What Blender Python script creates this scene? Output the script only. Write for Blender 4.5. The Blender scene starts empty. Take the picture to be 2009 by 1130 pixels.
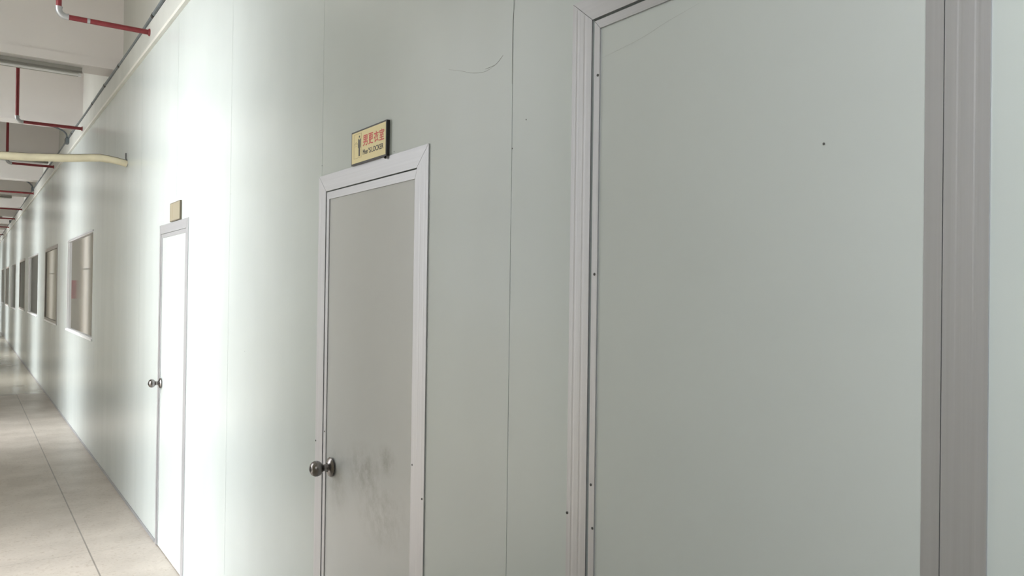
import bpy, bmesh, math, random
from mathutils import Vector, Matrix
random.seed(4)
S = bpy.context.scene
COL = S.collection

# ------------------------------------------------------------------ camera
yaw, pitch, roll = math.radians(35.1445), math.radians(0.3849), math.radians(0.7773)
fw = Vector((math.sin(yaw)*math.cos(pitch), math.cos(yaw)*math.cos(pitch), math.sin(pitch)))
rt = Vector((math.cos(yaw), -math.sin(yaw), 0))
up = rt.cross(fw)
r2 = rt*math.cos(roll) + up*math.sin(roll)
u2 = -rt*math.sin(roll) + up*math.cos(roll)
cd = bpy.data.cameras.new('camera')
cam = bpy.data.objects.new('camera', cd); COL.objects.link(cam)
M = Matrix((r2, u2, -fw)).transposed().to_4x4(); M.translation = (0, 0, 1.704)
cam.matrix_world = M
cd.sensor_width = 36; cd.lens = 1520/2009*36
cd.clip_start = 0.02; cd.clip_end = 200
S.camera = cam

# ------------------------------------------------------------------ daylight outside + exposure
W = bpy.data.worlds.new('sky'); S.world = W; W.use_nodes = True
bg = W.node_tree.nodes['Background']
# hazy sky, brightest low over the yard (towards -X)
_t = W.node_tree; _tc = _t.nodes.new('ShaderNodeTexCoord')
_d = _t.nodes.new('ShaderNodeVectorMath'); _d.operation = 'DOT_PRODUCT'
_sd = Vector((-1.0, 0.05, 0.30)).normalized(); _d.inputs[1].default_value = _sd
_t.links.new(_tc.outputs['Generated'], _d.inputs[0])
_m = _t.nodes.new('ShaderNodeMath'); _m.operation = 'MAXIMUM'; _m.inputs[1].default_value = 0.0; _t.links.new(_d.outputs['Value'], _m.inputs[0])
_p = _t.nodes.new('ShaderNodeMath'); _p.operation = 'POWER'; _p.inputs[1].default_value = 9.0; _t.links.new(_m.outputs[0], _p.inputs[0])
_a = _t.nodes.new('ShaderNodeMath'); _a.operation = 'MULTIPLY_ADD'; _a.inputs[1].default_value = 13.0; _a.inputs[2].default_value = 2.8; _t.links.new(_p.outputs[0], _a.inputs[0])
bg.inputs[0].default_value = (0.965, 0.985, 1.0, 1); _t.links.new(_a.outputs[0], bg.inputs[1])
S.view_settings.view_transform = 'Standard'; S.view_settings.look = 'None'
S.view_settings.gamma = 1; S.view_settings.use_curve_mapping = False
S.view_settings.exposure = -0.12

sun = bpy.data.lights.new('sun', 'SUN'); sun.energy = 2.2; sun.angle = math.radians(3); sun.color = (1.0, 0.88, 0.72)
so = bpy.data.objects.new('sun', sun); COL.objects.link(so)
so.rotation_euler = Vector((-math.cos(math.radians(74)), 0.03, math.sin(math.radians(74)))).to_track_quat('Z', 'Y').to_euler()
XR = 1.05          # face of the panel wall on the right
XL = -1.05         # face of the window wall on the left
Y0, Y1 = -6.0, 46.0
ZP = 3.60          # top of the panel partition
ZC = 4.60
BAYS = [(-1.0, 2.25, 1.9)] + [(4.95 if k == 0 else 4.6 + 6.1*k, 2.2 if k == 0 else 1.6, 0.0) for k in range(0, 7)]     # window bays of the left wall
WINZ1 = 4.2
for c, WINW, WINZ0 in BAYS:     # daylight portals in the real openings
    ld = bpy.data.lights.new('daylight', 'AREA'); ld.shape = 'RECTANGLE'
    ld.size = WINZ1-WINZ0; ld.size_y = WINW; ld.cycles.is_portal = True
    lo = bpy.data.objects.new('daylight', ld); COL.objects.link(lo)
    lo.location = (XL-0.13, c, (WINZ0+WINZ1)/2); lo.rotation_euler = (0, -math.pi/2, 0)

# ------------------------------------------------------------------ materials
def mat(name, col, rough=0.5, metal=0.0, spec=0.5):
    m = bpy.data.materials.new(name); m.use_nodes = True
    b = m.node_tree.nodes['Principled BSDF']
    b.inputs['Base Color'].default_value = (*col, 1)
    b.inputs['Roughness'].default_value = rough
    b.inputs['Metallic'].default_value = metal
    b.inputs['Specular IOR Level'].default_value = spec
    return m
class N:
    def __init__(s, m): s.t = m.node_tree; s.b = s.t.nodes['Principled BSDF']
    def n(s, typ, **k):
        o = s.t.nodes.new(typ)
        for a, v in k.items():
            if a.startswith('i_'): o.inputs[int(a[2:])].default_value = v
            else: setattr(o, a, v)
        return o
    def l(s, a, b): s.t.links.new(a, b)
def ramp(g, fac, stops):
    r = g.n('ShaderNodeValToRGB'); e = r.color_ramp.elements
    while len(e) > 1: e.remove(e[-1])
    e[0].position, e[0].color = stops[0][0], (*stops[0][1], 1)
    for p, c in stops[1:]:
        x = e.new(p); x.color = (*c, 1)
    g.l(fac, r.inputs[0]); return r.outputs[0]
def coords(g, scale):
    tc = g.n('ShaderNodeTexCoord'); mp = g.n('ShaderNodeMapping')
    mp.inputs['Scale'].default_value = scale; g.l(tc.outputs['Object'], mp.inputs[0]); return tc.outputs['Object'], mp.outputs[0]

def panel_material(name, col, rough, wave=0.016, stain=False):
    """painted sheet-metal sandwich panel: gently wavy along the corridor"""
    m = mat(name, col, rough, 0, 0.5); g = N(m)
    co, v = coords(g, (0.3, 1.7, 0.16))
    sep = g.n('ShaderNodeSeparateXYZ'); g.l(co, sep.inputs[0])
    a = g.n('ShaderNodeMath', operation='ADD', i_1=60-0.3); g.l(sep.outputs[1], a.inputs[0])
    d = g.n('ShaderNodeMath', operation='DIVIDE', i_1=1.2); g.l(a.outputs[0], d.inputs[0])
    fl = g.n('ShaderNodeMath', operation='FLOOR'); g.l(d.outputs[0], fl.inputs[0])
    nz = g.n('ShaderNodeTexNoise', noise_dimensions='4D'); nz.inputs['Scale'].default_value = 1.0
    nz.inputs['Detail'].default_value = 1.5
    g.l(v, nz.inputs['Vector']); g.l(fl.outputs[0], nz.inputs['W'])
    bp = g.n('ShaderNodeBump'); bp.inputs['Strength'].default_value = 1.0
    bp.inputs['Distance'].default_value = wave
    g.l(nz.outputs[0], bp.inputs['Height']); g.l(bp.outputs[0], g.b.inputs['Normal'])
    # faint mottling of the paint
    n2 = g.n('ShaderNodeTexNoise'); n2.inputs['Scale'].default_value = 1.1; n2.inputs['Detail'].default_value = 5
    g.l(co, n2.inputs['Vector'])
    c1 = tuple(x*0.95 for x in col); c2 = tuple(min(1, x*1.03) for x in col)
    out = ramp(g, n2.outputs[0], [(0.35, c1), (0.65, c2)])
    if stain:
        # hand-grime beside the knob
        n3 = g.n('ShaderNodeTexNoise'); n3.inputs['Scale'].default_value = 24; n3.inputs['Detail'].default_value = 8
        n3.inputs['Roughness'].default_value = 0.7; g.l(co, n3.inputs['Vector'])
        tot = None
        for (sy, sz, ry, rz, k) in ((2.15, 1.185, .07, .05, 1.0), (2.30, 1.12, .15, .09, .9), (2.18, 1.02, .17, .11, .7), (2.52, 1.05, .10, .12, .6)):
            mp = g.n('ShaderNodeMapping'); mp.inputs['Location'].default_value = (0, -sy/ry, -sz/rz)
            mp.inputs['Scale'].default_value = (0, 1/ry, 1/rz); g.l(co, mp.inputs[0])
            ln = g.n('ShaderNodeVectorMath', operation='LENGTH'); g.l(mp.outputs[0], ln.inputs[0])
            mr = g.n('ShaderNodeMapRange'); mr.inputs[1].default_value = 0.2; mr.inputs[2].default_value = 1.2
            mr.inputs[3].default_value = k; mr.inputs[4].default_value = 0; g.l(ln.outputs['Value'], mr.inputs[0])
            if tot is None: tot = mr.outputs[0]
            else:
                mx = g.n('ShaderNodeMath', operation='MAXIMUM'); g.l(tot, mx.inputs[0]); g.l(mr.outputs[0], mx.inputs[1]); tot = mx.outputs[0]
        r3 = g.n('ShaderNodeMapRange'); r3.inputs[1].default_value = 0.38; r3.inputs[2].default_value = 0.68; g.l(n3.outputs[0], r3.inputs[0])
        mu = g.n('ShaderNodeMath', operation='MULTIPLY'); g.l(tot, mu.inputs[0]); g.l(r3.outputs[0], mu.inputs[1])
        m2 = g.n('ShaderNodeMath', operation='MULTIPLY', i_1=0.55); g.l(mu.outputs[0], m2.inputs[0])
        mix = g.n('ShaderNodeMix', data_type='RGBA'); g.l(m2.outputs[0], mix.inputs[0]); g.l(out, mix.inputs[6])
        mix.inputs[7].default_value = (0.22, 0.20, 0.17, 1); out = mix.outputs[2]
    g.l(out, g.b.inputs['Base Color'])
    return m

def aluminium(name, col, rough, metal, axis=2):
    m = mat(name, col, rough, metal); g = N(m)
    sc = [60, 60, 60]; sc[axis] = 0.6
    co, v = coords(g, tuple(sc))
    nz = g.n('ShaderNodeTexNoise'); nz.inputs['Scale'].default_value = 3; nz.inputs['Detail'].default_value = 3; g.l(v, nz.inputs['Vector'])
    out = ramp(g, nz.outputs[0], [(0.3, tuple(x*0.95 for x in col)), (0.7, tuple(min(1, x*1.03) for x in col))])
    g.l(out, g.b.inputs['Base Color']); return m

def noisy(name, col, rough, amt=0.06, scale=4, metal=0.0, spec=0.5):
    m = mat(name, col, rough, metal, spec); g = N(m); co, v = coords(g, (1, 1, 1))
    nz = g.n('ShaderNodeTexNoise'); nz.inputs['Scale'].default_value = scale; nz.inputs['Detail'].default_value = 6; g.l(co, nz.inputs['Vector'])
    out = ramp(g, nz.outputs[0], [(0.3, tuple(x*(1-amt) for x in col)), (0.7, tuple(min(1, x*(1+amt)) for x in col))])
    g.l(out, g.b.inputs['Base Color']); return m

def terrazzo(name, col, rough, joints=True):
    m = mat(name, col, rough); g = N(m); co, v = coords(g, (1, 1, 1))
    n1 = g.n('ShaderNodeTexNoise'); n1.inputs['Scale'].default_value = 2.2; n1.inputs['Detail'].default_value = 6; g.l(co, n1.inputs['Vector'])
    base = ramp(g, n1.outputs[0], [(0.3, tuple(x*0.86 for x in col)), (0.7, tuple(x*1.1 for x in col))])
    vo = g.n('ShaderNodeTexVoronoi'); vo.inputs['Scale'].default_value = 75; g.l(co, vo.inputs['Vector'])
    sepc = g.n('ShaderNodeSeparateColor'); g.l(vo.outputs['Color'], sepc.inputs[0])
    chips = ramp(g, sepc.outputs[0], [(0.0, (0.88, 0.85, 0.82)), (0.12, (1, 1, 1)), (0.8, (1, 1, 1)), (1.0, (1.06, 1.06, 1.06))])
    mx = g.n('ShaderNodeMix', data_type='RGBA', blend_type='MULTIPLY'); mx.inputs[0].default_value = 1
    g.l(base, mx.inputs[6]); g.l(chips, mx.inputs[7]); out = mx.outputs[2]
    n4 = g.n('ShaderNodeTexNoise'); n4.inputs['Scale'].default_value = 38; n4.inputs['Detail'].default_value = 3; g.l(co, n4.inputs['Vector'])
    sp = ramp(g, n4.outputs[0], [(0.62, (1, 1, 1)), (0.70, (0.84, 0.81, 0.77))])
    my = g.n('ShaderNodeMix', data_type='RGBA', blend_type='MULTIPLY'); my.inputs[0].default_value = 1
    g.l(out, my.inputs[6]); g.l(sp, my.inputs[7]); out = my.outputs[2]
    if joints:
        sep = g.n('ShaderNodeSeparateXYZ'); g.l(co, sep.inputs[0])
        for ax, org, w, dark in ((0, 0.667, 0.009, 0.5), (1, 5.60, 0.006, 0.8)):
            a = g.n('ShaderNodeMath', operation='SUBTRACT', i_1=org); g.l(sep.outputs[ax], a.inputs[0])
            p = g.n('ShaderNodeMath', operation='PINGPONG', i_1=1.26/2); g.l(a.outputs[0], p.inputs[0])
            c = g.n('ShaderNodeMath', operation='LESS_THAN', i_1=w/2); g.l(p.outputs[0], c.inputs[0])
            mix = g.n('ShaderNodeMix', data_type='RGBA', blend_type='MULTIPLY'); g.l(c.outputs[0], mix.inputs[0])
            g.l(out, mix.inputs[6]); mix.inputs[7].default_value = (dark, dark, dark, 1); out = mix.outputs[2]
    g.l(out, g.b.inputs['Base Color'])
    g.l(ramp(g, n1.outputs[0], [(0.3, (rough*1.3,)*3), (0.7, (rough*0.8,)*3)]), g.b.inputs['Roughness'])
    return m

WALLC = (0.575, 0.63, 0.62)
M_PANEL = panel_material('painted_sandwich_panel', WALLC, 0.25)
M_LEAF = panel_material('painted_door_leaf', (0.58, 0.625, 0.615), 0.22, 0.010)
M_LEAFS = panel_material('painted_door_leaf_grimy', (0.59, 0.61, 0.61), 0.22, 0.010, True)
M_ALU = aluminium('brushed_aluminium', (0.53, 0.535, 0.56), 0.40, 0.65)
M_ALUH = aluminium('brushed_aluminium_level', (0.53, 0.535, 0.56), 0.40, 0.65, 1)
M_CREAM = noisy('cream_track_paint', (0.74, 0.74, 0.69), 0.4)
M_STRIP = noisy('partition_head_paint', (0.58, 0.60, 0.57), 0.45)
M_CREAMW = noisy('cream_plaster', (0.62, 0.55, 0.43), 0.7, 0.03, 2)
M_WHITE = noisy('white_plaster', (0.78, 0.78, 0.75), 0.7, 0.03, 2)
M_UPPER = noisy('grey_white_plaster', (0.66, 0.67, 0.64), 0.7, 0.03, 2)
M_BEAM = noisy('white_beam_paint', (0.88, 0.85, 0.84), 0.6, 0.02, 1.5)
M_DARK = noisy('dark_gap', (0.03, 0.03, 0.032), 0.8)
M_RED = noisy('red_sprinkler_paint', (0.22, 0.026, 0.032), 0.5, 0.12, 20)
M_GALV = noisy('galvanised_steel', (0.42, 0.43, 0.44), 0.4, 0.1, 30, 0.5)
M_TRACK = noisy('dull_track_metal', (0.34, 0.34, 0.35), 0.5, 0.08, 6, 0.3)
M_COND = noisy('grey_conduit', (0.15, 0.175, 0.19), 0.5, 0.15, 10)
M_FOAM = noisy('cream_foam_lagging', (0.72, 0.66, 0.48), 0.8, 0.07, 12)
M_TAPE = noisy('dark_tape_edge', (0.16, 0.14, 0.10), 0.8)
M_STEEL = noisy('worn_stainless_steel', (0.27, 0.255, 0.25), 0.25, 0.15, 25, 1.0)
M_BLACK = noisy('black_plastic', (0.025, 0.024, 0.024), 0.4)
M_SCREW = noisy('screw_steel', (0.12, 0.12, 0.12), 0.5, 0.2, 60, 0.5)
M_WFRAME = noisy('white_window_frame', (0.93, 0.94, 0.95), 0.3, 0.02)
M_BFRAME = noisy('taupe_window_frame', (0.30, 0.27, 0.235), 0.4, 0.05)
M_PANE = noisy('filmed_glass', (0.15, 0.145, 0.135), 0.04, 0.03, 1, 0, 0.6)
M_FLOOR = terrazzo('beige_terrazzo', (0.56, 0.50, 0.44), 0.36)
M_FLOOR2 = terrazzo('polished_terrazzo', (0.46, 0.41, 0.33), 0.22, False)
M_GROUND = noisy('pale_concrete_yard', (0.62, 0.60, 0.56), 0.9, 0.05, 1)
M_TUBE = mat('unlit_glass_tube', (0.9, 0.9, 0.9), 0.15)
M_TROUGH = noisy('lamp_trough', (0.45, 0.45, 0.42), 0.35, 0.05, 5, 0.5)
M_YEL = noisy('yellow_sign_face', (1.0, 0.87, 0.50), 0.25, 0.02, 3)
M_GOLD = noisy('gold_sign_face', (0.30, 0.265, 0.185), 0.3, 0.03, 3)
M_SRED = mat('sign_red', (0.72, 0.10, 0.07), 0.4)
M_SBLK = mat('sign_black', (0.05, 0.045, 0.03), 0.4)
M_SLINE = mat('sign_line', (0.45, 0.36, 0.16), 0.4)
M_SCR = mat('scratch_grey', (0.22, 0.23, 0.22), 0.7)
M_GLASSL = mat('clear_glass', (1, 1, 1), 0.0)
M_FIRE = noisy('fire_box_red', (0.55, 0.03, 0.03), 0.35)

# ------------------------------------------------------------------ mesh helpers
def world_at(o):
    v = Vector(o.location)
    while o.parent: o = o.parent; v += o.location
    return v
class MB:
    def __init__(s): s.v = []; s.f = []; s.smooth = False
    def box(s, x0, x1, y0, y1, z0, z1):
        i = len(s.v)
        s.v += [(x0,y0,z0),(x1,y0,z0),(x1,y1,z0),(x0,y1,z0),(x0,y0,z1),(x1,y0,z1),(x1,y1,z1),(x0,y1,z1)]
        s.f += [tuple(i+k for k in q) for q in ((0,3,2,1),(4,5,6,7),(0,1,5,4),(1,2,6,5),(2,3,7,6),(3,0,4,7))]
        return s
    def tube(s, pts, r, n=12, caps=True):
        pts = [Vector(p) for p in pts]; rs = r if isinstance(r, (list, tuple)) else [r]*len(pts)
        t0 = (pts[1]-pts[0]).normalized()
        ref = Vector((0,0,1)) if abs(t0.z) < .9 else Vector((0,1,0))
        a = t0.cross(ref).normalized(); base = len(s.v)
        for k, p in enumerate(pts):
            if k == 0: t = t0
            elif k == len(pts)-1: t = (pts[k]-pts[k-1]).normalized()
            else:
                t = (pts[k+1]-pts[k]).normalized()+(pts[k]-pts[k-1]).normalized()
                t = t.normalized()
            a = (a-t*a.dot(t)).normalized(); b = t.cross(a)
            for j in range(n):
                th = 2*math.pi*j/n
                s.v.append(tuple(p+(a*math.cos(th)+b*math.sin(th))*rs[k]))
        for k in range(len(pts)-1):
            for j in range(n):
                s.f.append((base+k*n+j, base+k*n+(j+1)%n, base+(k+1)*n+(j+1)%n, base+(k+1)*n+j))
        if caps:
            s.f.append(tuple(base+j for j in range(n))[::-1])
            s.f.append(tuple(base+(len(pts)-1)*n+j for j in range(n)))
        s.smooth = True
        return s
    def lathe(s, org, axis, prof, n=32):
        """prof: list of (distance along axis, radius)"""
        ax = Vector(axis); ref = Vector((0,0,1)); a = ax.cross(ref).normalized(); b = ax.cross(a)
        base = len(s.v)
        for (d, r) in prof:
            for j in range(n):
                th = 2*math.pi*j/n
                s.v.append(tuple(Vector(org)+ax*d+(a*math.cos(th)+b*math.sin(th))*max(r, 1e-5)))
        for k in range(len(prof)-1):
            for j in range(n):
                s.f.append((base+k*n+j, base+k*n+(j+1)%n, base+(k+1)*n+(j+1)%n, base+(k+1)*n+j))
        s.smooth = True
        return s
    def strip(s, a0, a1, b0, b1, prof):
        """moulding: ends A and B are (y,z) pairs outer->inner; prof = [(t across, protrusion)] closed on the wall"""
        base = len(s.v); n = len(prof)
        for (o, i) in ((a0, a1), (b0, b1)):
            for (t, e) in prof:
                s.v.append((XR-e, o[0]+(i[0]-o[0])*t, o[1]+(i[1]-o[1])*t))
        for j in range(n):
            k = (j+1) % n
            s.f.append((base+j, base+k, base+n+k, base+n+j))
        s.f.append(tuple(base+j for j in range(n))); s.f.append(tuple(base+n+j for j in range(n))[::-1])
        return s
    def build(s, name, material, parent=None, loc=None):
        me = bpy.data.meshes.new(name)
        off = Vector(loc) if loc is not None else Vector((0,0,0))
        me.from_pydata([tuple(Vector(p)-off) for p in s.v], [], s.f); me.update()
        bm = bmesh.new(); bm.from_mesh(me); bmesh.ops.recalc_face_normals(bm, faces=bm.faces)
        if s.smooth:
            for f in bm.faces: f.smooth = True
            for e in bm.edges:
                if len(e.link_faces) == 2 and e.calc_face_angle(0) > math.radians(40): e.smooth = False
        bm.to_mesh(me); bm.free()
        me.materials.append(material)
        o = bpy.data.objects.new(name, me); COL.objects.link(o)
        if parent:
            o.parent = parent
            o.location = off - world_at(parent)
        else: o.location = off
        return o
def empty(name, loc):
    o = bpy.data.objects.new(name, None); o.empty_display_size = 0.1; COL.objects.link(o); o.location = loc; return o
def tag(o, label=None, cat=None, group=None, kind=None):
    if label: o['label'] = label
    if cat: o['category'] = cat
    if group: o['group'] = group
    if kind: o['kind'] = kind
    return o
def struct(o, label, cat): return tag(o, label, cat, None, 'structure')

# ------------------------------------------------------------------ shell
DOORS = [(0.506, 1.213, 2.270), (1.967, 2.651, 2.059), (4.815, 5.530, 2.062)]
WINS = [(8.905, 11.345, 1.180, 2.280, 'r'), (12.70, 14.75, 1.185, 2.295, 'f'), (16.37, 18.93, 1.185, 2.300, 'r'),
        (20.20, 22.25, 1.185, 2.310, 'f'), (24.10, 26.30, 1.120, 2.300, 'r'), (28.00, 30.30, 1.12, 2.300, 'f'), (31.80, 34.10, 1.12, 2.30, 'r')]
wr = MB()
opens = [(a, b, 0.0, t) for a, b, t in DOORS] + [(a, b, z0, z1) for a, b, z0, z1, k in WINS]
seams = [Y0] + [0.3+1.2*k for k in range(-5, 39) if Y0 < 0.3+1.2*k < Y1-.3] + [Y1]
G = 0.0011
for a, b in zip(seams, seams[1:]):
    a2, b2 = a+(G if a > Y0 else 0), b-(G if b < Y1 else 0)
    cuts = sorted({a2, b2} | {e for o in opens for e in o[:2] if a2 < e < b2})
    for c, d in zip(cuts, cuts[1:]):
        m = (c+d)/2; zz = [(0.0, ZP)]
        for o in opens:
            if o[0] < m < o[1]:
                nz = []
                for (p, q) in zz:
                    if p < o[2]-1e-6: nz.append((p, o[2]))
                    if o[3] < q: nz.append((o[3], q))
                zz = nz
        for p, q in zz: wr.box(XR, XR+0.060, c, d, p, q)
wall_right = struct(wr.build('wall_right', M_PANEL), 'pale grey sandwich panel wall with narrow vertical seams running down the corridor', 'wall')
MB().box(XR+0.061, XR+0.075, Y0, Y1, 0, ZP).build('dark_backing', M_DARK, wall_right)  # dark sheet added behind the panels, its colour gives seams and door gaps their shade
up_ = MB().box(XR+0.10, XR+0.25, Y0, Y1, 0.0, ZC)
struct(up_.build('wall_upper', M_UPPER), 'white plastered upper wall above the panel partition', 'wall')
struct(MB().box(-2.2, XR+0.25, Y0-.2, 14.40, -0.2, 0.012).build('floor', M_FLOOR), 'beige speckled terrazzo floor in the near part of the corridor', 'floor')
struct(MB().box(-2.2, XR+0.25, 14.41, Y1+.2, -0.2, 0.012).build('floor_far', M_FLOOR2), 'polished beige floor beyond the dark joint, far down the corridor', 'floor')
struct(MB().box(-2.2, XR+0.25, 14.40, 14.41, -0.2, 0.0125).build('trim_1', M_DARK), 'dark joint line crossing the corridor floor', 'floor joint')
struct(MB().box(XL-0.25, XR+0.25, Y0, Y1, ZC, ZC+.2).build('ceiling', M_WHITE), 'white ceiling slab above the beams', 'ceiling')
struct(MB().box(XL-0.25, XR+0.25, Y0-.2, Y0, 0, ZC).build('wall_near', M_WHITE), 'white end wall of the corridor behind the viewer', 'wall')
struct(MB().box(XL-0.25, XR+0.25, Y1, Y1+.2, 0, ZC).build('wall_far', M_WHITE), 'white end wall at the far end of the corridor', 'wall')
# left wall: plastered piers between tall window bays
wl = MB(); e = Y0
for c, WINW, WINZ0 in BAYS:
    wl.box(XL-0.25, XL, e, c-WINW/2, 0, ZC); e = c+WINW/2
    wl.box(XL-0.25, XL, c-WINW/2, c+WINW/2, WINZ1, ZC)
    if WINZ0 > 0: wl.box(XL-0.25, XL, c-WINW/2, c+WINW/2, 0, WINZ0)
wl.box(XL-0.25, XL, e, Y1, 0, ZC)
struct(wl.build('wall_left', M_CREAMW), 'cream plastered wall with tall window bays facing the panel wall', 'wall')
struct(MB().box(-30, XL-0.25, -25, 70, -0.25, -0.05).build('ground', M_GROUND), 'pale concrete yard outside the window bays', 'ground')

# head of the partition, base track
struct(MB().box(XR-0.022, XR, Y0, Y1, 3.402, 3.424).build('trim_2', M_CREAM), 'cream rail running along the upper part of the panel wall', 'trim')
struct(MB().box(XR-0.006, XR+0.10, Y0, Y1, 3.55, 3.602).box(XR-0.006, XR, Y0, Y1, 3.424, 3.55).build('trim_3', M_STRIP), 'pale head strip between the cream rail and the top of the partition', 'trim')
bs = MB(); e = Y0
for a, b, t in DOORS + [(Y1, Y1, 0)]:
    bs.box(XR-0.004, XR, e, a-0.06, 0.012, 0.036); e = b+0.065
struct(bs.build('baseboard_right', M_TRACK), 'thin grey metal track along the foot of the panel wall', 'baseboard')

# beams across the ceiling
for k in range(-4, 13):
    y = 7.90+3.05*k
    if y < Y0+.3: continue
    b = MB().box(XL, XR+0.10, y+0.012, y+0.288, 3.78, ZC).build('ceiling_beam', M_BEAM)
    MB().box(XL, XR+0.10, y, y+0.30, 3.70, 3.78).build('bottom_casing', M_BEAM, b)
    struct(b, 'white beam crossing the corridor overhead, with a stepped lower casing', 'beam')
    if k in (-1, 0, 1, 2): pass

# ------------------------------------------------------------------ doors
def flatprof(e, rib=None):
    p = [(0, 0), (0, e)]
    if rib:
        for t in rib: p += [(t-.07, e), (t-.03, e-0.00018), (t+.03, e-0.00018), (t+.07, e)]
    return p + [(1, e), (1, 0)]
def casing(parent, a, b, t, wL, wR, wT, e=0.0035, names=('jamb', 'header')):
    """a<b: opening; camera sees b side on its left. wL: width of the far-side member (b), wR: near side (a)"""
    q = 0.0008
    z0 = 0.012
    pr = flatprof(e, (0.28, 0.66))
    MB().strip((b+wL, z0), (b, z0), (b+wL, t+wT), (b, t), pr).build('jamb', M_ALU, parent)
    MB().strip((a-wR, z0), (a, z0), (a-wR, t+wT), (a, t), pr).build('jamb', M_ALU, parent)
    MB().strip((b+wL-q*2, t+wT), (b-q*2, t), (a-wR+q*2, t+wT), (a+q*2, t), flatprof(e)).build('header', M_ALUH, parent)
def knob(parent, y, z, name='knob'):
    k = MB().lathe((XR-0.002, y, z), (-1, 0, 0), [(0, .0), (0, .033), (.003, .034), (.007, .031), (.011, .024), (.014, .0155)], 36)
    r = k.build('rosette', M_STEEL, parent)
    pr = [(.010, .0155), (.016, .0125), (.026, .0120), (.032, .0135), (.036, .019), (.042, .0245), (.050, .0270), (.058, .0268), (.065, .0240), (.070, .0195), (.0725, .0150), (.0735, .0105), (.0715, .0095), (.0715, 0)]
    kb = MB().lathe((XR-0.002, y, z), (-1, 0, 0), pr, 36).build(name, M_STEEL, parent)
    MB().lathe((XR-0.072, y, z), (-1, 0, 0), [(0, .0), (0, .0075), (.006, .0075), (.007, .006), (.007, 0)], 24).build('lock_cylinder', M_SCREW, kb)
def screw(parent, y, z, e=0.004, r=0.0030):
    MB().lathe((XR-e+0.0003, y, z), (-1, 0, 0), [(0, 0), (0, r), (.0012, r*.9), (.002, r*.5), (.002, 0)], 12).build('screw', M_SCREW, parent)
def door(n, a, b, t, label, m, wL, wR, wT, stL, stR, stT, gapL, knobpos, screws):
    d = empty('door_%d' % n, (XR, (a+b)/2, 0.012)); struct(d, label, 'door')
    gR, gT = 0.0022, gapL*0.8
    y0, y1, z1 = a+gR, b-gapL, t-gT
    leaf = MB().box(XR+0.002, XR+0.045, y0, y1, 0.018, z1).build('leaf', m, d)
    casing(d, a, b, t, wL, wR, wT)
    e = 0.0015; pr = [(0, -0.002), (0, e), (1, e), (1, -0.002)]
    zb = 0.018
    MB().strip((y1, zb), (y1-stL, zb), (y1, z1), (y1-stL, z1-stT), pr).build('stile', M_ALU, leaf)
    MB().strip((y0, zb), (y0+stR, zb), (y0, z1), (y0+stR, z1-stT), pr).build('stile', M_ALU, leaf)
    MB().strip((y1-.001, z1), (y1-stL-.001, z1-stT), (y0+.001, z1), (y0+stR+.001, z1-stT), pr).build('top_rail', M_ALUH, leaf)
    if knobpos: knob(leaf, *knobpos)
    for (y, z, onleaf) in screws: screw(leaf if onleaf else d, y, z, 0.0018 if onleaf else 0.0038)
    return d
door(1, *DOORS[0], 'large plain grey door with aluminium frame, nearest and tallest in the panel wall', M_LEAF,
     0.062, 0.056, 0.049, 0.017, 0.024, 0.018, 0.006, (1.165, 1.02), [(1.195, 2.152, 1), (1.1975, 1.745, 1), (1.273, 1.241, 0), (1.194, 1.228, 1), (1.2005, 1.315, 1)])
door(2, *DOORS[1], 'grey door with grime by the knob and bright aluminium frame, under the yellow sign', M_LEAFS,
     0.067, 0.068, 0.059, 0.022, 0.012, 0.026, 0.005, (2.571, 1.09), [(2.633, 1.204, 1), (2.712, 1.159, 0), (1.972, 1.21, 1), (1.909, 1.127, 0)])
door(3, *DOORS[2], 'brightly lit white door in thin grey frame, farthest of the three doors', M_LEAF,
     0.040, 0.055, 0.057, 0.030, 0.018, 0.024, 0.003, (5.470, 1.085), [])

# wall marks, rivets
for (y, z) in ((2.701, 2.158), (1.498, 2.046), (1.444, 2.105), (0.683, 1.935), (2.12, 2.127), (3.62, 1.42), (3.89, 2.17)):
    r = MB().lathe((XR+0.0003, y, z), (-1, 0, 0), [(0, 0), (0, .0020), (.0006, .0018), (.001, .001), (.001, 0)], 10).build('rivet', M_SCREW, wall_right)
def scratch(pts, r):
    cu = []
    for i in range(len(pts)-1):
        for k in range(6):
            t = k/6; p0 = pts[max(i-1, 0)]; p1 = pts[i]; p2 = pts[i+1]; p3 = pts[min(i+2, len(pts)-1)]
            cu.append(tuple(0.5*((2*p1[j])+(-p0[j]+p2[j])*t+(2*p0[j]-5*p1[j]+4*p2[j]-p3[j])*t*t+(-p0[j]+3*p1[j]-3*p2[j]+p3[j])*t**3) for j in (0, 1)))
    cu.append(pts[-1]); m = len(cu)
    MB().tube([(XR, y, z) for y, z in cu], [r*(0.25+0.75*math.sin(math.pi*min(1, (i+.5)/m*1.0))**.5) for i in range(m)], 6).build('scratch', M_SCR, wall_right)
scratch([(1.62, 2.262), (1.579, 2.262), (1.56, 2.268), (1.542, 2.272+.006)], 0.0006)
scratch([(1.80, 2.302), (1.74, 2.285), (1.68, 2.266), (1.62, 2.256), (1.575, 2.262)], 0.0004)
scratch([(1.491, 2.42), (1.497, 2.385), (1.502, 2.35), (1.5025, 2.30), (1.5022, 2.2)], 0.0008)
scratch([(0.93, 2.22), (1.00, 2.21), (1.08, 2.195), (1.185, 2.185)], 0.00012)

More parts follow.
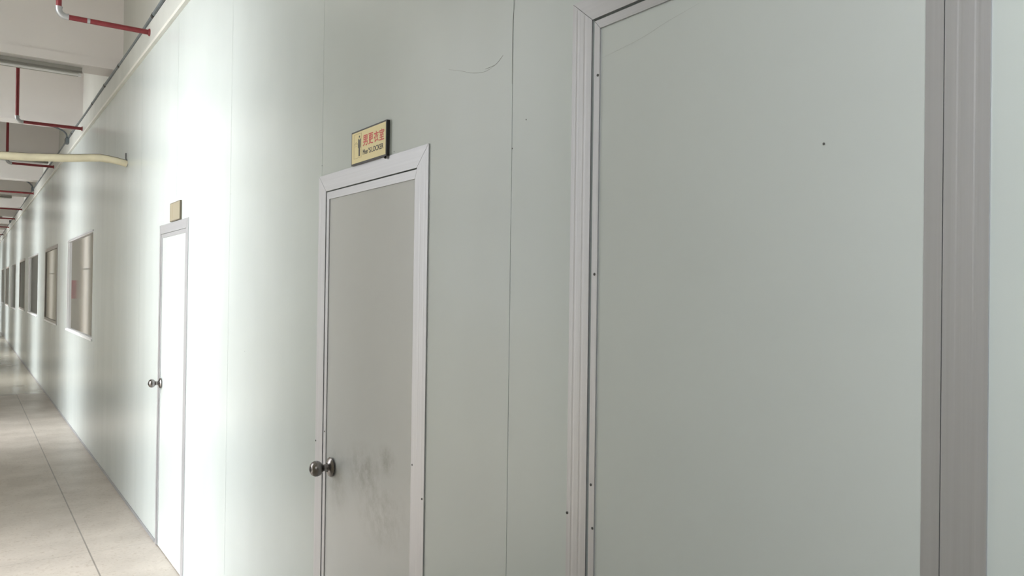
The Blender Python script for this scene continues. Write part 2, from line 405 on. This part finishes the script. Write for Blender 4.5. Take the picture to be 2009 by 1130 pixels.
# ------------------------------------------------------------------ windows of the panel wall
def rect_frame(parent, name, a, b, z0, z1, w, x0, x1, m):
    f = MB()
    f.box(x0, x1, a-w, a, z0-w, z1+w).box(x0, x1, b, b+w, z0-w, z1+w).box(x0, x1, a, b, z1, z1+w).box(x0, x1, a, b, z0-w, z0)
    return f.build(name, m, parent)
order = ['nearest', 'second', 'third', 'fourth', 'fifth', 'sixth', 'seventh']
for n, (a, b, z0, z1, kind) in enumerate(WINS):
    w = empty('window_%d' % (n+1), (XR, (a+b)/2, z0))
    struct(w, ('recessed window with bright white reveal, %s along the panel wall' if kind == 'r' else 'flush window with taupe frame, %s along the panel wall') % order[n], 'window')
    if kind == 'r':
        MB().box(XR+0.022, XR+0.030, a, b, z0, z1).build('pane', M_PANE, w)
        rect_frame(w, 'reveal_frame', a+.006, b-.006, z0+.006, z1-.006, 0.006, XR-0.002, XR+0.022, M_WFRAME)
        MB().box(XR-0.012, XR-0.0001, a-0.02, b+0.03, z0-0.022, z0).build('sill', M_WFRAME, w)
        MB().box(XR-0.008, XR-0.0001, a, b+0.02, z1, z1+0.014).build('head', M_ALUH, w)
    else:
        MB().box(XR+0.006, XR+0.016, a, b, z0, z1).build('pane', M_PANE, w)
        rect_frame(w, 'frame', a+.05, b-.05, z0+.03, z1-.03, 0.05, XR-0.006, XR+0.006, M_BFRAME)
        if True: MB().box(XR-0.010, XR-0.0061, a-0.01, b+0.02, z0-0.03, z0-0.005).build('sill', M_WFRAME, w)

# windows of the left wall (outside the frame, they light the corridor)
for n, (c, WINW, WINZ0) in enumerate(BAYS):
    w = empty('window_%d' % (n+20), (XL-0.1, c, 0.02)); struct(w, 'tall window bay of the plastered wall facing the panel wall', 'window')
    f = MB(); t = 0.03
    x0, x1 = XL-0.10, XL-0.06
    for y in (c-WINW/2, c-t/2, c+WINW/2-t): f.box(x0, x1, y, y+t, max(0.02, WINZ0), WINZ1)
    f.box(x0, x1, c-WINW/2, c+WINW/2, max(0.02, WINZ0), max(0.06, WINZ0+.04)).box(x0, x1, c-WINW/2, c+WINW/2, 2.3, 2.34).box(x0, x1, c-WINW/2, c+WINW/2, WINZ1-t, WINZ1)
    f.build('frame', M_WFRAME, w)

# ------------------------------------------------------------------ signs
SX = 0.011
def text_mesh(body, size, name, bold=0.0):
    c = bpy.data.curves.new(name, 'FONT'); c.body = body; c.size = size; c.offset = bold
    o = bpy.data.objects.new(name, c); COL.objects.link(o)
    bpy.context.view_layer.update()
    me = bpy.data.meshes.new_from_object(o.evaluated_get(bpy.context.evaluated_depsgraph_get()))
    bpy.data.objects.remove(o); return me
def place_text(body, name, m, parent, u0, u1, v0, v1, depth=0.0004, bold=0.0):
    """fit text into the box u0..u1 (to the viewer's right), v0..v1 (up), in sign coordinates"""
    me = text_mesh(body, 1.0, name)
    xs = [v.co.x for v in me.vertices]; ys = [v.co.y for v in me.vertices]
    sx = (u1-u0)/(max(xs)-min(xs)); sy = (v1-v0)/(max(ys)-min(ys))
    bm = bmesh.new(); bm.from_mesh(me)
    mx, my = min(xs), min(ys)
    for v in bm.verts:
        u = u0+(v.co.x-mx)*sx; w = v0+(v.co.y-my)*sy
        v.co = Vector((-SX-0.0004, -u, w))
    if bold:      # heavier strokes: overlapping copies of the flat glyph, each a hair further out
        src = bm.faces[:]
        for i, (du, dv) in enumerate(((bold, 0), (-bold, 0), (0, bold), (0, -bold))):
            g2 = bmesh.ops.duplicate(bm, geom=src)
            for q in g2['geom']:
                if isinstance(q, bmesh.types.BMVert): q.co.y += du; q.co.z += dv; q.co.x -= 0.00003*(i+1)
    r = bmesh.ops.extrude_face_region(bm, geom=bm.faces[:])
    for g_ in r['geom']:
        if isinstance(g_, bmesh.types.BMVert): g_.co.x -= depth
    bmesh.ops.recalc_face_normals(bm, faces=bm.faces)
    bm.to_mesh(me); bm.free(); me.materials.clear(); me.materials.append(m)
    o = bpy.data.objects.new(name, me); COL.objects.link(o); o.parent = parent; return o
def sbox(mb, u0, u1, v0, v1, d=0.0006): mb.box(-SX-0.0002-d, -SX, -u1, -u0, v0, v1)
def sign(y_left, z_bot, w, h, face, label, full, tilt):
    s = empty('door_sign', (XR-0.0005, y_left, z_bot)); tag(s, label, 'sign')
    MBp = MB().box(-SX, 0, -w, 0, 0, h); p = MBp.build('back_plate', M_BLACK if full else M_TAPE); p.parent = s; p.location = (0, 0, 0)
    bd = 0.005
    f = MB(); f.box(-SX-0.0004, -SX, -w+bd, -bd, bd, h-bd); fo = f.build('face', face); fo.parent = s; fo.location = (0, 0, 0)
    if full:
        for ch, a, b in (('男', .0925, .126), ('更', .134, .167), ('衣', .174, .207), ('室', .213, .246)):
            place_text(ch, 'red_character', M_SRED, s, a, b, 0.053, 0.087, bold=0.0006)
        for wd, a, b in (("Men", .093, .129), ("'S", .1345, .153), ("LOCKER", .158, .242)):
            place_text(wd, 'black_lettering', M_SBLK, s, a, b, 0.0255, 0.0415, bold=0.0004)
        ln = MB(); t = 0.0009
        for (a, b, c, d) in ((0.022, 0.080, 0.020, 0.020+t), (0.022, 0.080, 0.099-t, 0.099), (0.022, 0.022+t, 0.020, 0.099), (0.080-t, 0.080, 0.020, 0.099)): sbox(ln, a, b, c, d)
        # clothes hanger
        for (p0, p1) in (((0.026, 0.066), (0.038, 0.073)), ((0.038, 0.073), (0.051, 0.066)), ((0.051, 0.066), (0.026, 0.066)), ((0.026, 0.060), (0.051, 0.060))):
            n = 10
            for i in range(n):
                u = p0[0]+(p1[0]-p0[0])*i/n; v = p0[1]+(p1[1]-p0[1])*i/n
                u_ = p0[0]+(p1[0]-p0[0])*(i+1)/n; v_ = p0[1]+(p1[1]-p0[1])*(i+1)/n
                sbox(ln, min(u, u_), max(u, u_), min(v, v_)-.0004, max(v, v_)+.0004)
        l = ln.build('border_line', M_SLINE); l.parent = s; l.location = (0, 0, 0)
        # standing figure pictogram
        fg = MB(); cx = 0.064
        outl = [(-.0095, .079), (-.006, .083), (-.0025, .079), (0, .075), (.0025, .079), (.006, .083), (.0095, .079), (.0095, .052), (.0078, .052), (.0065, .070), (.0055, .052), (.0045, .025), (.0007, .025), (0, .050), (-.0007, .025), (-.0045, .025), (-.0055, .052), (-.0065, .070), (-.0078, .052), (-.0095, .052)]
        base = len(fg.v)
        for d in (0.0004, 0.001):
            for (u, v) in outl: fg.v.append((-SX-d, -(cx+u), v))
        n = len(outl); fg.f.append(tuple(range(n))); fg.f.append(tuple(range(n, 2*n))[::-1])
        for i in range(n): fg.f.append((i, (i+1) % n, n+(i+1) % n, n+i))
        fg.lathe((-SX-0.0004, -cx, 0.0885), (-1, 0, 0), [(0, 0), (0, .0036), (.0006, .0036), (.0006, 0)], 16)
        fg.smooth = False
        g_ = fg.build('figure_pictogram', M_SBLK); g_.parent = s; g_.location = (0, 0, 0)
        c = MB().lathe((-0.006, -w+0.010, -0.004), (-1, 0, 0), [(0, 0), (0, .004), (.006, .004), (.008, .002), (.008, 0)], 14).build('clip', M_BLACK); c.parent = s; c.location = (0, 0, 0)
    else:
        ln = MB(); t = 0.0012
        for (a, b, c, d) in ((0.022, 0.080, 0.020, 0.020+t), (0.022, 0.080, 0.099-t, 0.099), (0.022, 0.022+t, 0.020, 0.099), (0.080-t, 0.080, 0.020, 0.099)): sbox(ln, a, b, c, d)
        l = ln.build('border_line', M_SLINE); l.parent = s; l.location = (0, 0, 0)
    return s
s1 = sign(2.412, 2.118, 0.262, 0.110, M_YEL, 'yellow sign with red characters and Men S LOCKER, above the grimy door', True, 0)
s2 = sign(5.225, 2.122, 0.280, 0.115, M_GOLD, 'small dull gold sign above the brightly lit white door', False, 0)

# ------------------------------------------------------------------ overhead pipes
def arc(c, r, a0, a1, n=8):
    """quarter bend in the XZ plane about c"""
    return [(c[0]+r*math.cos(a0+(a1-a0)*i/n), c[1], c[2]+r*math.sin(a0+(a1-a0)*i/n)) for i in range(n+1)]
PIPES = [(6.02, 0.479, 3.531, 1.02), (9.954, 0.42, 3.495, 1.03), (13.43, 0.455, 3.500, 1.03), (17.71, -0.45, 3.520, 1.03), (21.6, -0.45, 3.52, 1.03), (24.87, -0.45, 3.53, 1.03), (28.54, -0.45, 3.53, 1.03), (32.98, -0.45, 3.54, 1.03)]
names = ['nearest to the viewer, with a large pale elbow', 'second along, ending just past the beam', 'third along, just below the lagged pipe', 'fourth along, under the curved grey conduit', 'fifth along the corridor', 'sixth along the corridor', 'seventh along the corridor', 'farthest of the red overhead pipes']
proto = None
for i, (y, xe, z, xw) in enumerate(PIPES):
    p = empty('sprinkler_pipe', (XR, y, z))
    tag(p, 'red sprinkler pipe entering the panel wall, ' + names[i], 'pipe', 'red sprinkler pipes crossing the corridor')
    R = 0.0175; rb = 0.045
    MB().tube([(xe+rb+0.012, y, z), (XR-0.0065, y, z)], R, 14).build('branch_pipe', M_RED, p)
    MB().tube([(xe, y, z+rb+0.012), (xe, y, ZC)], R, 14).build('drop_pipe', M_RED, p)
    el = [(xe+rb+0.014, y, z)] + arc((xe+rb, y, z+rb), rb, -math.pi/2, -math.pi, 8) + [(xe, y, z+rb+0.014)]
    MB().tube(el, [0.0245]*1+[0.0212]*9+[0.0245]*1, 16).build('elbow', M_GALV, p)
    if i == 0:
        MB().tube([(0.648, y, z), (0.666, y, z)], R+0.0006, 14).build('bare_band', M_GALV, p)
    MB().lathe((XR-0.0062, y, z), (-1, 0, 0), [(0, 0), (0, .026), (.006, .026), (.012, .021), (.012, 0)], 18).build('wall_collar', M_RED, p)

# lagged pipe
cp = empty('lagged_pipe', (XR, 6.926, 2.73)); tag(cp, 'cream foam-lagged pipe crossing the corridor and bending down into the panel wall', 'pipe')
yy = 6.926
pts = [(XR-0.002, yy, 2.706), (1.03, yy, 2.712), (0.98, yy, 2.722), (0.92, yy, 2.730), (0.85, yy, 2.734), (0.79, yy, 2.728), (0.70, yy, 2.716), (0.60, yy, 2.705), (0.50, yy, 2.697), (0.38, yy, 2.687), (0.18, yy, 2.679), (-0.1, yy, 2.668), (-0.6, yy, 2.66), (-1.045, yy, 2.66)]
MB().tube(pts, [.026]*4+[.029]*10, 18).build('foam_lagging', M_FOAM, cp)
MB().tube([(x, y, z+.027 if i < 4 else z+.0295) for i, (x, y, z) in enumerate(pts)], 0.0035, 6).build('seam_tape', M_TAPE, cp)
MB().tube([(XR-0.004, yy, 2.735), (XR-0.012, yy, 2.75), (XR-0.012, yy, 2.795)], 0.006, 8).build('hook', M_SCREW, cp)

# conduit along the partition head with clips
cr = empty('wall_conduit', (XR, 10, 3.612)); tag(cr, 'dark grey conduit running along the top edge of the panel wall', 'conduit')
cpts = []; y = Y0+.1
while y < Y1-.1:
    cpts.append((XR-0.004+0.004*math.sin(y*2.1), y, 3.619+0.004*math.sin(y*1.3+1))); y += 0.3
MB().tube(cpts, 0.015, 8).build('tube', M_COND, cr)
for y in (5.9, 7.4, 8.2, 9.1, 11.0, 12.6, 14.3, 16.0):
    MB().tube([(XR-0.004+0.004*math.sin(y*2.1), y-0.02, 3.617+0.004*math.sin(y*1.3+1)), (XR-0.004+0.004*math.sin(y*2.1), y+0.02, 3.617+0.004*math.sin(y*1.3+1))], 0.018, 8).build('clip', M_BLACK, cr)

# junction boxes and flexible conduits
def jbox(y, z, label):
    b = empty('junction_box', (XR-0.02, y, z)); tag(b, label, 'junction box', 'junction boxes on the conduit')
    MB().box(XR-0.045, XR-0.0065, y-0.07, y+0.07, z-0.035, z+0.035).build('body', M_COND, b)
    MB().box(XR-0.049, XR-0.045, y-0.06, y+0.06, z-0.03, z+0.03).build('lid', M_SCREW, b)
jbox(11.40, 3.575, 'small dark junction box on the wall conduit, behind the second red pipe')
jbox(17.73, 3.60, 'small dark junction box where the curved conduit meets the wall')
jbox(27.24, 3.62, 'tiny dark junction box far down the wall conduit')
def smooth(pts, n=5):
    out = []
    for i in range(len(pts)-1):
        p0, p1, p2, p3 = [Vector(pts[min(max(k, 0), len(pts)-1)]) for k in (i-1, i, i+1, i+2)]
        for k in range(n):
            t = k/n; out.append(tuple(0.5*((2*p1)+(-p0+p2)*t+(2*p0-5*p1+4*p2-p3)*t*t+(-p0+3*p1-3*p2+p3)*t**3)))
    out.append(tuple(pts[-1])); return out
tag(MB().tube(smooth([(0.55, 11.02, 3.685), (0.80, 11.04, 3.68), (0.93, 11.10, 3.66), (1.0, 11.25, 3.64), (1.018, 11.38, 3.611)]), 0.010, 8).build('flexible_conduit', M_COND),
    'thin grey flexible conduit curving down to the nearest junction box', 'conduit')
tag(MB().tube(smooth([(-0.2, 17.5, 3.735), (0.5, 17.5, 3.738), (0.80, 17.5, 3.745), (0.93, 17.52, 3.715), (1.0, 17.6, 3.66), (1.014, 17.7, 3.636)]), 0.013, 8).build('curved_conduit', M_COND),
    'grey conduit running overhead and arching down beside the fourth red pipe', 'conduit')

# ceiling lights (unlit) under every second beam
LAMPS = [(8.05, 0.83, 'nearest unlit fluorescent light, hung under the closest beam'), (14.15, 1.02, 'second unlit fluorescent light, behind the lagged pipe'),
         (20.25, 0.78, 'third unlit fluorescent light, far down the corridor'), (26.35, 0.80, 'farthest unlit fluorescent light')]
for y, xe, label in LAMPS:
    l = empty('ceiling_light', (xe-0.6, y, 3.70)); tag(l, label, 'light', 'unlit fluorescent lights under the beams')
    x0, x1 = xe-1.24, xe
    b = MB(); base = len(b.v)   # trough: trapezoid section, open look downwards
    sec = [(-.035, 3.699), (.035, 3.699), (.035, 3.668), (.075, 3.640), (.073, 3.638), (.031, 3.664), (-.031, 3.664), (-.073, 3.638), (-.075, 3.640), (-.035, 3.668)]
    for x in (x0, x1):
        for (dy, z) in sec: b.v.append((x, y+dy, z))
    n = len(sec)
    for j in range(n): b.f.append((j, (j+1) % n, n+(j+1) % n, n+j))
    b.f.append(tuple(range(n))); b.f.append(tuple(range(n, 2*n))[::-1])
    b.build('reflector', M_TROUGH, l)
    MB().tube([(x0+.02, y, 3.640), (x1-.02, y, 3.640)], 0.013, 12).build('tube', M_TUBE, l)
    for x in (x0+.005, x1-.025): MB().box(x, x+.02, y-.014, y+.014, 3.624, 3.664).build('lamp_holder', M_WFRAME, l)

# fire fittings on the left wall, seen only as reflections in the nearest window
fb = empty('fire_box', (XL, 31.75, 1.3)); tag(fb, 'red fire box on the facing wall, seen mirrored in the nearest window', 'fire box')
MB().box(XL+0.0005, XL+0.16, 31.4, 32.1, 1.30, 1.95).build('body', M_FIRE, fb)
MB().box(XL+0.16, XL+0.17, 31.45, 32.05, 1.35, 1.90).build('door', M_FIRE, fb)
